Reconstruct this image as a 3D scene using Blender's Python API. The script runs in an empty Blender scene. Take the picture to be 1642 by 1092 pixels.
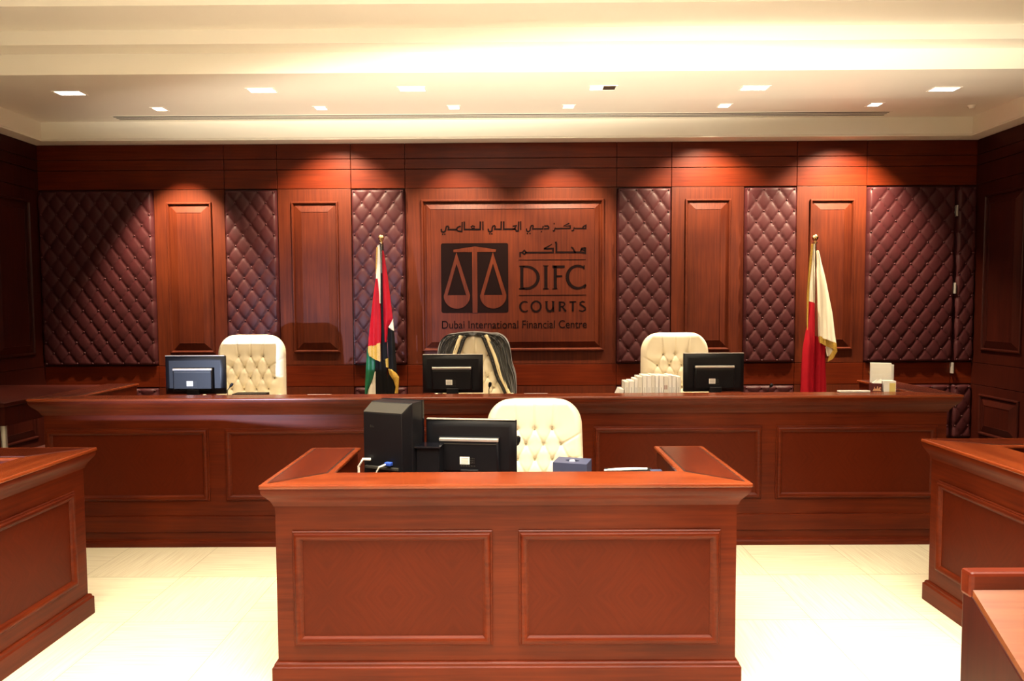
import bpy, bmesh, math, random
from math import sin, cos, pi, radians, atan2, sqrt, exp
from mathutils import Vector, Matrix
random.seed(7)
S = bpy.context.scene
COL = S.collection

# ------------------------------------------------------------------ camera
cd = bpy.data.cameras.new('camera'); cd.sensor_width = 36.0; cd.lens = 1095.0/1642.0*36.0
cam = bpy.data.objects.new('camera', cd); COL.objects.link(cam)
cam.matrix_world = (Matrix.Translation((0, 0, 1.65)) @ Matrix.Rotation(radians(0.2), 4, 'Z')
                    @ Matrix.Rotation(pi/2-radians(2.93), 4, 'X') @ Matrix.Rotation(radians(-0.3), 4, 'Z'))
cd.clip_start = 0.05
S.camera = cam
# ------------------------------------------------------------------ world (the lit hall behind the camera)
W = bpy.data.worlds.new('world'); S.world = W; W.use_nodes = True
W.node_tree.nodes['Background'].inputs[0].default_value = (1.0, 0.86, 0.70, 1)
W.node_tree.nodes['Background'].inputs[1].default_value = 0.14
# ------------------------------------------------------------------ lights of the hall, plus added ceiling fills
def area(name, loc, rot, sx, sy, power, color):
    l = bpy.data.lights.new(name, 'AREA'); l.shape = 'RECTANGLE'; l.size = sx; l.size_y = sy
    l.energy = power; l.color = color
    o = bpy.data.objects.new(name, l); COL.objects.link(o); o.location = loc; o.rotation_euler = rot
    return o
WARM = (1.0, 0.90, 0.74)
for yy, pw_ in ((2.0, 270), (-0.9, 240)):
    area('tray_light', (0.3, yy, 3.82), (0, 0, 0), 5.0, 2.2, pw_, WARM).data.spread = radians(92)
fill_lamp = area('ceiling_fill', (-0.1, 0.7, 0.5), (pi, 0, 0), 1.2, 0.8, 230, (1.0, 0.90, 0.76)); fill_lamp.data.spread = radians(140)  # added unseen fill lamp, brightens the ceiling from below
def add_soffit_fill():  # added flat beam without a fixture, lifts the far soffit
    o = spot('soffit_fill', (-0.5, 0.6, 0.9), (0.3, 5.7, 3.42), 2400, 84, 0.7, (1.0, 0.91, 0.74), 0.1)
    o.scale = (1, 0.11, 1)
def spot(name, loc, target, power, angle, blend, color, radius=0.04, parent=None):
    l = bpy.data.lights.new(name, 'SPOT'); l.energy = power; l.spot_size = radians(angle); l.spot_blend = blend
    l.color = color; l.shadow_soft_size = radius
    o = bpy.data.objects.new(name, l); COL.objects.link(o); o.location = loc
    o.rotation_euler = (Vector(target)-Vector(loc)).to_track_quat('-Z', 'Y').to_euler()
    return o
add_soffit_fill()
# the beam of a projector standing on the left hand table
spot('projector_beam', (-3.15, 0.1, 0.98), (-1.62, 7, 1.12), 1500, 27, 1.0, (0.62, 0.72, 1.0), 0.03)
# ------------------------------------------------------------------ exposure
S.view_settings.view_transform = 'Standard'; S.view_settings.look = 'None'
S.view_settings.exposure = 0.22; S.view_settings.gamma = 1.0; S.view_settings.use_curve_mapping = False

# ================================================================== materials
def nt(name):
    m = bpy.data.materials.new(name); m.use_nodes = True
    t = m.node_tree; return m, t, t.nodes['Principled BSDF'], t.nodes, t.links
def plain(name, c, rough=0.5, metal=0.0, spec=0.5, coat=0.0, noise=0.0, nscale=20, sheen=0):
    m, t, b, N, L = nt(name)
    b.inputs['Base Color'].default_value = (*c, 1); b.inputs['Roughness'].default_value = rough
    b.inputs['Metallic'].default_value = metal; b.inputs['Specular IOR Level'].default_value = spec
    b.inputs['Coat Weight'].default_value = coat
    if sheen: b.inputs['Sheen Weight'].default_value = sheen
    tc = N.new('ShaderNodeTexCoord'); no = N.new('ShaderNodeTexNoise'); no.inputs['Scale'].default_value = nscale
    L.new(tc.outputs['Object'], no.inputs['Vector'])
    mx = N.new('ShaderNodeMix'); mx.data_type = 'RGBA'
    k = noise
    mx.inputs[6].default_value = (*[x*(1-k) for x in c], 1); mx.inputs[7].default_value = (*[min(1, x*(1+k)) for x in c], 1)
    L.new(no.outputs['Fac'], mx.inputs[0]); L.new(mx.outputs[2], b.inputs['Base Color'])
    return m
def wood(name, dark, light, scale=(50, 50, 2.0), rough=0.42, coat=0.07, rot=(0, 0, 0), book=False, bump=0.05, spec=0.18, detail=3):
    m, t, b, N, L = nt(name)
    tc = N.new('ShaderNodeTexCoord'); vec = tc.outputs['Object']
    if book:   # book-matched veneer: mirror the grain about the leaf joints
        sp = N.new('ShaderNodeSeparateXYZ'); L.new(vec, sp.inputs[0])
        outs = []
        for i, per in ((0, 0.27), (2, 0.20)):
            pp = N.new('ShaderNodeMath'); pp.operation = 'PINGPONG'; pp.inputs[1].default_value = per
            L.new(sp.outputs[i], pp.inputs[0]); outs.append(pp.outputs[0])
        cb = N.new('ShaderNodeCombineXYZ'); L.new(outs[0], cb.inputs[0]); L.new(sp.outputs[1], cb.inputs[1]); L.new(outs[1], cb.inputs[2])
        vec = cb.outputs[0]
    mp = N.new('ShaderNodeMapping'); mp.inputs['Rotation'].default_value = rot
    mp2 = N.new('ShaderNodeMapping'); mp2.inputs['Scale'].default_value = scale
    L.new(vec, mp.inputs['Vector']); L.new(mp.outputs[0], mp2.inputs['Vector'])
    no = N.new('ShaderNodeTexNoise'); no.inputs['Scale'].default_value = 1.0; no.inputs['Detail'].default_value = detail
    no.inputs['Roughness'].default_value = 0.62
    L.new(mp2.outputs[0], no.inputs['Vector'])
    big = N.new('ShaderNodeTexNoise'); big.inputs['Scale'].default_value = 2.2; big.inputs['Detail'].default_value = 2
    L.new(mp.outputs[0], big.inputs['Vector'])
    ad = N.new('ShaderNodeMath'); ad.operation = 'MULTIPLY_ADD'; ad.inputs[1].default_value = 0.55
    sb = N.new('ShaderNodeMath'); sb.operation = 'MULTIPLY'; sb.inputs[1].default_value = 0.45
    L.new(big.outputs['Fac'], sb.inputs[0]); L.new(no.outputs['Fac'], ad.inputs[0]); L.new(sb.outputs[0], ad.inputs[2])
    rp = N.new('ShaderNodeValToRGB'); rp.color_ramp.elements[0].position = 0.36; rp.color_ramp.elements[1].position = 0.66
    rp.color_ramp.elements[0].color = (*dark, 1); rp.color_ramp.elements[1].color = (*light, 1)
    L.new(ad.outputs[0], rp.inputs[0]); L.new(rp.outputs[0], b.inputs['Base Color'])
    b.inputs['Roughness'].default_value = rough; b.inputs['Coat Weight'].default_value = coat
    b.inputs['Coat Roughness'].default_value = 0.22; b.inputs['Specular IOR Level'].default_value = spec
    bp = N.new('ShaderNodeBump'); bp.inputs['Strength'].default_value = bump; bp.inputs['Distance'].default_value = 0.002
    L.new(no.outputs['Fac'], bp.inputs['Height']); L.new(bp.outputs[0], b.inputs['Normal'])
    return m
D0, L0 = (0.046, 0.0060, 0.0014), (0.094, 0.0155, 0.0032)
M = {}
M['wood_v'] = wood('mahogany_upright_grain', D0, L0, (55, 55, 2.2), rough=0.55, coat=0.0)
M['wood_h'] = wood('mahogany_level_grain', (0.056, 0.0060, 0.0015), (0.110, 0.0146, 0.0030), (2.2, 55, 55), coat=0.06, spec=0.12)
M['wood_y'] = wood('mahogany_deep_grain', D0, L0, (55, 2.2, 55))
M['veneer'] = wood('mahogany_book_matched_veneer', (0.060, 0.0066, 0.0014), (0.082, 0.0096, 0.0021), (90, 60, 9), coat=0.02, spec=0.10, rot=(0, radians(38), 0), book=True)
M['top'] = wood('polished_mahogany_top', (0.13, 0.020, 0.0045), (0.22, 0.040, 0.009), (2.2, 16, 16), detail=1.0, rough=0.26, coat=0.0, bump=0.0, spec=0.45)
M['top_dark'] = wood('polished_mahogany_inlay', (0.055, 0.007, 0.0018), (0.095, 0.013, 0.0032), (16, 1.6, 16), detail=1.0, rough=0.26, coat=0.0, bump=0.0, spec=0.45)
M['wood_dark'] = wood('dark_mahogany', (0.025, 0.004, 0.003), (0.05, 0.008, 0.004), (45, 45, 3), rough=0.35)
M['wood_side_shade'] = wood('mahogany_shade_side_wall', (0.020, 0.0028, 0.0016), (0.042, 0.0062, 0.003), (55, 55, 2.2))  # back wall mahogany with the side walls' shade darkened into its colour
M['line'] = plain('dark_inlay_line', (0.02, 0.006, 0.003), 0.5)
M['leather'] = plain('burgundy_leather', (0.040, 0.0072, 0.0085), 0.5, spec=0.26, noise=0.18, nscale=9)
M['cream'] = plain('cream_leather', (0.88, 0.78, 0.57), 0.42, spec=0.4, noise=0.05, nscale=6)
M['button'] = plain('cream_leather_button', (0.42, 0.34, 0.20), 0.45)
M['black'] = plain('black_plastic', (0.0045, 0.0045, 0.006), 0.42, noise=0.1, spec=0.35)
M['blackgloss'] = plain('glossy_black_plastic', (0.004, 0.004, 0.006), 0.2, spec=0.35)
M['grey'] = plain('grey_plastic', (0.035, 0.032, 0.026), 0.35, noise=0.08)
M['silver'] = plain('silver_strip', (0.62, 0.58, 0.52), 0.28, metal=0.6)
M['chrome'] = plain('chrome', (0.80, 0.74, 0.62), 0.15, metal=1.0)
M['brass'] = plain('brass', (0.80, 0.60, 0.32), 0.2, metal=1.0)
M['white'] = plain('white_paper', (0.92, 0.90, 0.82), 0.6, noise=0.03)
M['paper2'] = plain('off_white_paper', (0.85, 0.81, 0.70), 0.6, noise=0.05)
M['print'] = plain('printed_ink', (0.25, 0.20, 0.16), 0.6)
M['print_red'] = plain('printed_reddish_block', (0.45, 0.26, 0.22), 0.6)
M['plaster'] = plain('cream_plaster', (0.84, 0.78, 0.67), 0.75, noise=0.02, nscale=3)
M['plaster_gloss'] = plain('satin_cream_plaster', (0.84, 0.78, 0.67), 0.45, noise=0.02, nscale=3)
M['slot'] = plain('dark_slot', (0.05, 0.03, 0.02), 0.6)
M['gown'] = plain('black_gown_cloth', (0.034, 0.030, 0.024), 0.7, noise=0.25, nscale=30, sheen=0.25)
M['satin'] = plain('black_satin', (0.02, 0.018, 0.015), 0.3, noise=0.3, nscale=60)
M['trim'] = plain('cream_gown_trim', (0.86, 0.72, 0.42), 0.6, noise=0.04)
M['f_red'] = plain('red_flag_cloth', (0.36, 0.003, 0.012), 0.6, noise=0.1, spec=0.2)
M['f_white'] = plain('white_flag_cloth', (0.82, 0.74, 0.58), 0.5, noise=0.05)
M['f_green'] = plain('green_flag_cloth', (0.006, 0.12, 0.05), 0.5, noise=0.1)
M['f_black'] = plain('black_flag_cloth', (0.006, 0.005, 0.005), 0.7, noise=0.2, spec=0.15)
M['gold'] = plain('gold_fringe', (0.55, 0.33, 0.05), 0.5, noise=0.5, nscale=120)
M['engrave'] = plain('dark_engraved_fill', (0.008, 0.0035, 0.0035), 0.8, spec=0.03)
M['blue'] = plain('blue_plug', (0.03, 0.08, 0.42), 0.4)
M['tissuebox'] = plain('slate_blue_card', (0.05, 0.06, 0.115), 0.5, noise=0.05)
M['boxred'] = plain('maroon_card', (0.10, 0.012, 0.012), 0.5)
M['peach'] = plain('peach_print', (0.80, 0.45, 0.24), 0.5)
M['yellow'] = plain('yellow_print', (0.85, 0.68, 0.22), 0.5)
M['carpet'] = plain('dark_red_carpet', (0.06, 0.012, 0.008), 0.9, noise=0.2, nscale=80)
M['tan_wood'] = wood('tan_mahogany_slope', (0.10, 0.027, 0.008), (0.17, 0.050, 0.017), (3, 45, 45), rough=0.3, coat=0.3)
def emit(name, c, s):
    m, t, b, N, L = nt(name)
    b.inputs['Base Color'].default_value = (0.9, 0.9, 0.9, 1)
    b.inputs['Emission Color'].default_value = (*c, 1); b.inputs['Emission Strength'].default_value = s
    return m
M['lamp'] = emit('lit_lamp', (1, 0.96, 0.88), 5.0)
def floor_mat():
    m, t, b, N, L = nt('pale_striped_floor_tile')
    tc = N.new('ShaderNodeTexCoord')
    mp = N.new('ShaderNodeMapping'); mp.inputs['Rotation'].default_value = (0, 0, radians(0)); mp.inputs['Location'].default_value = (0.25, 0.1, 0.001)
    L.new(tc.outputs['Object'], mp.inputs['Vector'])
    ch = N.new('ShaderNodeTexChecker'); ch.inputs['Scale'].default_value = 1/0.6
    L.new(mp.outputs[0], ch.inputs['Vector'])
    facs = []
    for sc in ((3, 120, 1), (120, 3, 1)):
        m2 = N.new('ShaderNodeMapping'); m2.inputs['Scale'].default_value = sc
        n2 = N.new('ShaderNodeTexNoise'); n2.inputs['Scale'].default_value = 1.0; n2.inputs['Detail'].default_value = 2
        L.new(mp.outputs[0], m2.inputs['Vector']); L.new(m2.outputs[0], n2.inputs['Vector']); facs.append(n2.outputs['Fac'])
    mx = N.new('ShaderNodeMix'); mx.data_type = 'FLOAT'
    L.new(ch.outputs['Fac'], mx.inputs[0]); L.new(facs[0], mx.inputs[2]); L.new(facs[1], mx.inputs[3])
    rp = N.new('ShaderNodeValToRGB'); rp.color_ramp.elements[0].position = 0.3; rp.color_ramp.elements[1].position = 0.62
    rp.color_ramp.elements[0].color = (0.66, 0.56, 0.37, 1); rp.color_ramp.elements[1].color = (0.80, 0.72, 0.51, 1)
    L.new(mx.outputs[0], rp.inputs[0])
    br = N.new('ShaderNodeTexBrick'); br.offset = 0.0; br.inputs['Scale'].default_value = 1.0
    br.inputs['Brick Width'].default_value = 0.6; br.inputs['Row Height'].default_value = 0.6
    br.inputs['Mortar Size'].default_value = 0.002; br.inputs['Color1'].default_value = (1, 1, 1, 1); br.inputs['Color2'].default_value = (1, 1, 1, 1)
    br.inputs['Mortar'].default_value = (0.6, 0.55, 0.45, 1)
    L.new(mp.outputs[0], br.inputs['Vector'])
    mu = N.new('ShaderNodeMix'); mu.data_type = 'RGBA'; mu.blend_type = 'MULTIPLY'; mu.inputs[0].default_value = 1
    L.new(rp.outputs[0], mu.inputs[6]); L.new(br.outputs['Color'], mu.inputs[7]); L.new(mu.outputs[2], b.inputs['Base Color'])
    b.inputs['Roughness'].default_value = 0.45
    return m
M['floor'] = floor_mat()

# ================================================================== mesh helpers
class MB:
    def __init__(s): s.v = []; s.f = []; s.m = []
    def add(s, vs, fs, mi=0):
        n = len(s.v); s.v += [tuple(p) for p in vs]; s.f += [tuple(i+n for i in f) for f in fs]; s.m += [mi]*len(fs)
        return s
    def box(s, x0, x1, y0, y1, z0, z1, mi=0):
        return s.add([(x0, y0, z0), (x1, y0, z0), (x1, y1, z0), (x0, y1, z0), (x0, y0, z1), (x1, y0, z1), (x1, y1, z1), (x0, y1, z1)],
              [(0, 3, 2, 1), (4, 5, 6, 7), (0, 1, 5, 4), (1, 2, 6, 5), (2, 3, 7, 6), (3, 0, 4, 7)], mi)
    def prism(s, poly, z0, z1, mi=0, T=None):
        n = len(poly); T = T or (lambda a, b, c: (a, b, c))
        vs = [T(x, y, z0) for x, y in poly]+[T(x, y, z1) for x, y in poly]
        fs = [tuple(range(n))[::-1], tuple(range(n, 2*n))]+[(i, (i+1) % n, (i+1) % n+n, i+n) for i in range(n)]
        return s.add(vs, fs, mi)
    def frame(s, P, u0, u1, v0, v1, prof, mi=0, cap=None):
        vs = []; fs = []
        for ins, h in prof:
            vs += [P(u0+ins, v0+ins, h), P(u1-ins, v0+ins, h), P(u1-ins, v1-ins, h), P(u0+ins, v1-ins, h)]
        for k in range(len(prof)-1):
            a = 4*k
            for i in range(4): j = (i+1) % 4; fs.append((a+i, a+j, a+4+j, a+4+i))
        s.add(vs, fs, mi)
        if cap is not None: s.add(vs[-4:], [(0, 1, 2, 3)], cap)
        return s
    def sweep(s, path, prof, mi=0, side=1, closed=False):
        n = len(path); rings = []
        for i in range(n):
            p = Vector(path[i])
            def nrm(a, b):
                d = (Vector(b)-Vector(a)).normalized(); return Vector((d.y, -d.x))*side
            ns = []
            if i > 0 or closed: ns.append(nrm(path[i-1], path[i]))
            if i < n-1 or closed: ns.append(nrm(path[i], path[(i+1) % n]))
            if len(ns) == 2:
                mvec = (ns[0]+ns[1]); mvec = mvec/(1+ns[0].dot(ns[1]))
            else: mvec = ns[0]
            rings.append([(p.x+mvec.x*o, p.y+mvec.y*o, z) for o, z in prof])
        k = len(prof); vs = [q for r in rings for q in r]; fs = []
        for i in range(n if closed else n-1):
            j = (i+1) % n
            for a in range(k-1): fs.append((i*k+a, j*k+a, j*k+a+1, i*k+a+1))
        if not closed:
            fs.append(tuple(range(k))); fs.append(tuple((n-1)*k+a for a in range(k))[::-1])
        return s.add(vs, fs, mi)
    def lathe(s, prof, c=(0, 0, 0), seg=20, mi=0, T=None):
        vs = []; fs = []; k = len(prof)
        for i in range(seg):
            a = 2*pi*i/seg
            for r, z in prof:
                q = (r*cos(a), r*sin(a), z)
                if T: q = T @ Vector(q)
                vs.append((c[0]+q[0], c[1]+q[1], c[2]+q[2]))
        for i in range(seg):
            j = (i+1) % seg
            for a in range(k-1): fs.append((i*k+a, j*k+a, j*k+a+1, i*k+a+1))
        return s.add(vs, fs, mi)
    def tube(s, pts, r, seg=10, mi=0):
        pts = [Vector(p) for p in pts]; vs = []; fs = []; n = len(pts)
        rr = r if isinstance(r, (list, tuple)) else [r]*n
        up = Vector((0.123, 0.31, 0.94))
        for i, p in enumerate(pts):
            d = (pts[min(i+1, n-1)]-pts[max(i-1, 0)]).normalized()
            a = d.cross(up); a = a.normalized() if a.length > 1e-4 else d.orthogonal().normalized(); b = d.cross(a)
            for k in range(seg):
                t = 2*pi*k/seg; q = p+(a*cos(t)+b*sin(t))*rr[i]; vs.append(tuple(q))
        for i in range(n-1):
            for k in range(seg):
                j = (k+1) % seg; fs.append((i*seg+k, i*seg+j, (i+1)*seg+j, (i+1)*seg+k))
        fs.append(tuple(range(seg))[::-1]); fs.append(tuple((n-1)*seg+k for k in range(seg)))
        return s.add(vs, fs, mi)
    def grid(s, nu, nv, fn, mi=0, wrap=False):
        vs = [fn(i/(nu-1), j/(nv-1)) for j in range(nv) for i in range(nu)]
        fs = [(j*nu+i, j*nu+i+1, (j+1)*nu+i+1, (j+1)*nu+i) for j in range(nv-1) for i in range(nu-1)]
        return s.add(vs, fs, mi)
    def mesh(s, name, mats, smooth=False, sharp=35):
        me = bpy.data.meshes.new(name); me.from_pydata(s.v, [], s.f); 
        for m in (mats if isinstance(mats, (list, tuple)) else [mats]): me.materials.append(m)
        me.polygons.foreach_set('material_index', s.m)
        bm = bmesh.new(); bm.from_mesh(me); bmesh.ops.recalc_face_normals(bm, faces=bm.faces); bm.to_mesh(me); bm.free()
        if smooth:
            me.polygons.foreach_set('use_smooth', [True]*len(me.polygons))
            me.set_sharp_from_angle(angle=radians(sharp))
        me.update(); return me
    def build(s, name, mats, parent=None, smooth=False, bevel=0, sharp=35):
        o = bpy.data.objects.new(name, s.mesh(name, mats, smooth, sharp)); COL.objects.link(o)
        if parent: o.parent = parent
        if bevel:
            b = o.modifiers.new('edge', 'BEVEL'); b.width = bevel; b.segments = 2; b.limit_method = 'ANGLE'; b.angle_limit = radians(40)
        return o
def empty(name, loc=(0, 0, 0), rz=0):
    o = bpy.data.objects.new(name, None); COL.objects.link(o); o.location = loc; o.rotation_euler = (0, 0, rz); o.empty_display_size = 0.1
    return o
def tag(o, label=None, cat=None, group=None, kind=None):
    if label: o['label'] = label
    if cat: o['category'] = cat
    if group: o['group'] = group
    if kind: o['kind'] = kind
    return o
def copy_tree(o, parent=None):
    c = o.copy(); COL.objects.link(c); c.parent = parent
    for ch in list(o.children): copy_tree(ch, c)
    return c

# ================================================================== the room
XL, XR, YB = -4.84, 4.69, 7.0
f = MB().box(XL, XR, -2.5, YB, -0.1, 0).build('floor', M['floor']); tag(f, kind='structure')
pf = MB().box(XL, XR, 4.80, YB, 0.0, 0.25).build('floor_dais', M['carpet']); tag(pf, kind='structure')

# back wall: frieze boards, wood band and backing
EDGE = [XL, -3.653, -2.931, -2.394, -1.647, -1.099, 1.042, 1.596, 2.334, 2.862, 3.567, 4.465, XR]
w = MB()
w.box(XL, XR, YB, YB+0.1, 0, 3.9, 0)
wb = w.build('wall_back', [M['wood_dark']]); tag(wb, kind='structure')
w = MB()
fr = [XL, -2.931, -2.394, -1.647, -1.099, 1.042, 1.596, 2.862, 3.567, XR]
for z0, z1 in ((2.843, 3.03), (3.036, 3.135), (3.141, 3.29)):
    for a, b in zip(fr[:-1], fr[1:]): w.box(a+0.003, b-0.003, YB-0.022, YB, z0, z1, 0)
for a, b in zip(EDGE[:-1], EDGE[1:]):
    if a >= 3.5 and b < 4.5: continue
    w.box(a+0.002, b-0.002, YB-0.022, YB, 0.83, 1.047, 0)
wb = w.build('trim_4', [M['wood_h']], bevel=0.002); tag(wb, kind='structure')
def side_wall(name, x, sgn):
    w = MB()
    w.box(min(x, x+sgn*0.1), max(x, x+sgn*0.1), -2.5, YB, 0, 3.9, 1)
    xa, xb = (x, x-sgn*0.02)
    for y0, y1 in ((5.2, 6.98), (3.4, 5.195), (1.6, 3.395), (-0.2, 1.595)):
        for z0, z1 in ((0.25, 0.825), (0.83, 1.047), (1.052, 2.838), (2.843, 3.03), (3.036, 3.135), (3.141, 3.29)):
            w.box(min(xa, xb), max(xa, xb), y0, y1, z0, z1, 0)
    o = w.build(name, [M['wood_side_shade'], M['wood_dark']], bevel=0.002); tag(o, kind='structure')
    xx = x-sgn*0.02
    P = lambda u, v, h: (xx-sgn*h, u, v)
    for yc in (6.56, 5.66, 4.76, 3.86):
        for z0, z1 in ((1.18, 2.715), (0.34, 0.74)):
            MB().frame(P, yc-0.27, yc+0.27, z0, z1, RAISED, 0, 0).build('wall_panel', M['wood_side_shade'], o)
RAISED = [(0, 0), (0, 0.016), (0.006, 0.022), (0.016, 0.022), (0.022, 0.012), (0.026, -0.0), (0.030, 0.002), (0.10, 0.028), (0.101, 0.024)]
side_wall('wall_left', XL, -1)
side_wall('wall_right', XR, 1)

# ceiling: tray steps, light strip, cornice
c = MB()
tag(MB().box(XL, XR, 5.98, YB, 3.48, 3.95).build('ceiling_recess', M['plaster_gloss']), kind='structure')
c.box(XL, XR, 5.28, 5.98, 3.42, 3.95)
c.box(XL, -4.35, -2.5, 5.28, 3.42, 3.95); c.box(4.35, XR, -2.5, 5.28, 3.42, 3.95)
c.box(-4.35, 4.35, 5.10, 5.28, 3.575, 3.95)
c.box(-4.35, -4.2, -2.5, 5.10, 3.575, 3.95); c.box(4.2, 4.35, -2.5, 5.10, 3.575, 3.95)
c.box(-4.2, 4.2, 4.70, 5.10, 3.68, 3.95)
c.box(-4.2, -3.9, -2.5, 4.70, 3.68, 3.95); c.box(3.9, 4.2, -2.5, 4.70, 3.68, 3.95)
c.box(-3.9, 3.9, -2.5, 4.70, 3.84, 3.95)
ce = c.build('ceiling', M['plaster_gloss']); tag(ce, kind='structure')
def cornice(name, pts):
    o = MB().sweep(pts, [(-0.02, 3.50), (-0.02, 3.292), (0.19, 3.292), (0.19, 3.30), (0.175, 3.318), (0.175, 3.50)], 0, 1).build(name, M['plaster'])
    tag(o, kind='structure')
cornice('trim_1', [(XL, 5.98), (XL, YB), (XR, YB), (XR, 5.98)])
o = MB().box(XL, XL+0.175, -2.5, 5.98, 3.292, 3.42).box(XR-0.175, XR, -2.5, 5.98, 3.292, 3.42).build('trim_2', M['plaster']); tag(o, kind='structure')

# ------------------------------------------------------------------ tufted leather
def tuft_mesh(W_, H_, th=0.06, sx=0.165, sz=0.218, depth=0.016, res=0.0125, name='upholstery'):
    mb = MB(); nx = max(12, int(W_/res)); nz = int(H_/res)
    ncol = max(1, round((W_-0.06)/sx)); dx = (W_-0.06)/ncol
    nrow = max(1, round((H_-0.05)/(sz/2))); dz = (H_-0.05)/nrow*2
    def hgt(x, z):
        a = (x-0.03)/dx; b = (H_-0.025-z)/dz
        k = abs(sin(pi*(a+b)))*abs(sin(pi*(a-b)))
        e = min(x, W_-x, z, H_-z)
        ed = min(1, e/0.02); ed = sqrt(max(0, 1-(1-ed)**2))
        return (th-depth+depth*(k**0.28))*ed - 0.010*ed*max(0.0, 1-k*5)*0.5
    mb.grid(nx+1, nz+1, lambda u, v: (u*W_, -hgt(u*W_, v*H_), v*H_))
    mb.box(0.004, W_-0.004, -0.006, 0, 0.004, H_-0.004)
    for r in range(nrow+1):
        for k in range(ncol+1):
            x = 0.03+dx*(k+0.5*(r % 2)); z = H_-0.025-dz/2*r
            if x > W_-0.02: continue
            y = -(th-depth)*min(1, 1) - 0.001
            e = min(x, W_-x, z, H_-z); 
            T = Matrix.Rotation(pi/2, 3, 'X')
            mb.lathe([(0.0001, 0.008), (0.006, 0.007), (0.0095, 0.003), (0.010, -0.004)], (x, y, z), 8, 0, T)
    return mb
def upholstered(label, x0, x1, z0, z1, group, parent=None, name='upholstered_panel', y=YB-0.004):
    o = tuft_mesh(x1-x0-0.008, z1-z0-0.008).build(name, M['leather'], parent, smooth=True, sharp=60)
    o.location = (x0+0.004, y, z0+0.004)
    if not parent: tag(o, label, 'wall panel', group)
    return o
G1 = 'tufted leather panels on the back wall'
upholstered('wide tufted burgundy leather panel in the dim corner past the bench end', EDGE[0]+0.02, EDGE[1], 1.05, 2.835, G1)
upholstered('narrow tufted burgundy leather panel directly above the cream chair with the keyboard before it', EDGE[2], EDGE[3], 1.05, 2.835, G1)
upholstered('narrow tufted burgundy leather panel behind the red white green black flag', EDGE[4], EDGE[5], 1.05, 2.835, G1)
upholstered('narrow tufted burgundy leather panel between the lettered sign and the raised panel over the papers', EDGE[6], EDGE[7], 1.05, 2.835, G1)
upholstered('narrow tufted burgundy leather panel beside the red and white flag', EDGE[8], EDGE[9], 1.05, 2.835, G1)
upholstered('thin tufted burgundy leather strip between the hinged door and the side wall', EDGE[11]+0.006, EDGE[12]-0.02, 1.05, 2.835, G1)
G2 = 'low tufted leather panels under the wood band'
upholstered('low tufted burgundy leather panel under the wide tufted panel by the dim corner', EDGE[0]+0.02, EDGE[1], 0.27, 0.825, G2)
upholstered('low tufted burgundy leather panel behind the red white green black flag', EDGE[4], EDGE[5], 0.27, 0.825, G2)
upholstered('low tufted burgundy leather panel behind the white booklets', EDGE[6], EDGE[7], 0.27, 0.825, G2)
upholstered('low tufted burgundy leather panel beside the red and white flag', EDGE[8], EDGE[9], 0.27, 0.825, G2)
upholstered('low tufted burgundy leather strip past the bench end beside the door', EDGE[11]+0.006, EDGE[12]-0.02, 0.27, 0.825, G2)

# ------------------------------------------------------------------ raised wood panels
PB = lambda u, v, h: (u, YB-0.022-h, v)
def raised(label, x0, x1, a0, a1, z0, z1, group='raised wood panels of the back wall'):
    b = MB().box(x0+0.003, x1-0.003, YB-0.022, YB, 1.052, 2.838).build('raised_panel', M['wood_v'], bevel=0.002)
    tag(b, label, 'wall panel', group)
    MB().frame(PB, a0, a1, z0, z1, RAISED[:6], 0).build('moulding', M['wood_v'], b)
    MB().frame(PB, a0+0.026, a1-0.026, z0+0.026, z1-0.026, [(0, 0), (0.004, 0.002), (0.078, 0.020), (0.079, 0.017)], 0, 0).build('field', M['wood_v'], b)
    return b
raised('tall raised mahogany panel between the wide and the narrow tufted panels near the dim corner', EDGE[1], EDGE[2], -3.52, -3.065, 1.18, 2.71)
raised('tall raised mahogany panel carrying a chair shadow beside the flag with green', EDGE[3], EDGE[4], -2.255, -1.78, 1.18, 2.71)
raised('tall raised mahogany panel above the cream chair beside the booklets', EDGE[7], EDGE[8], 1.735, 2.195, 1.185, 2.715)
raised('tall raised mahogany panel brightly lit from above behind the red and white flag', EDGE[9], EDGE[10], 2.995, 3.445, 1.185, 2.705)
o = MB().box(EDGE[1]+0.003, EDGE[2]-0.003, YB-0.022, YB, 0.25, 0.825).box(EDGE[3]+0.003, EDGE[4]-0.003, YB-0.022, YB, 0.25, 0.825) \
    .box(EDGE[5]+0.003, EDGE[6]-0.003, YB-0.022, YB, 0.25, 0.825).box(EDGE[7]+0.003, EDGE[8]-0.003, YB-0.022, YB, 0.25, 0.825) \
    .box(EDGE[9]+0.003, EDGE[10]-0.003, YB-0.022, YB, 0.25, 0.825).build('trim_3', M['wood_v']); tag(o, kind='structure')
sign = MB().box(EDGE[5]+0.003, EDGE[6]-0.003, YB-0.022, YB, 1.052, 2.838).build('sign_panel', M['wood_v'], bevel=0.002)
tag(sign, 'large central mahogany panel with the engraved scales emblem and court lettering', 'sign')
MB().frame(PB, -0.94, 0.915, 1.185, 2.725, [(0, 0), (0, 0.018), (0.008, 0.026), (0.02, 0.026), (0.028, 0.014), (0.032, 0.0)], 0).build('moulding', M['wood_v'], sign)
MB().frame(PB, -0.908, 0.883, 1.217, 2.693, [(0, 0), (0.004, -0.002), (0.066, 0.022), (0.067, 0.018)], 0, 0).build('field', M['wood_v'], sign)

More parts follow.
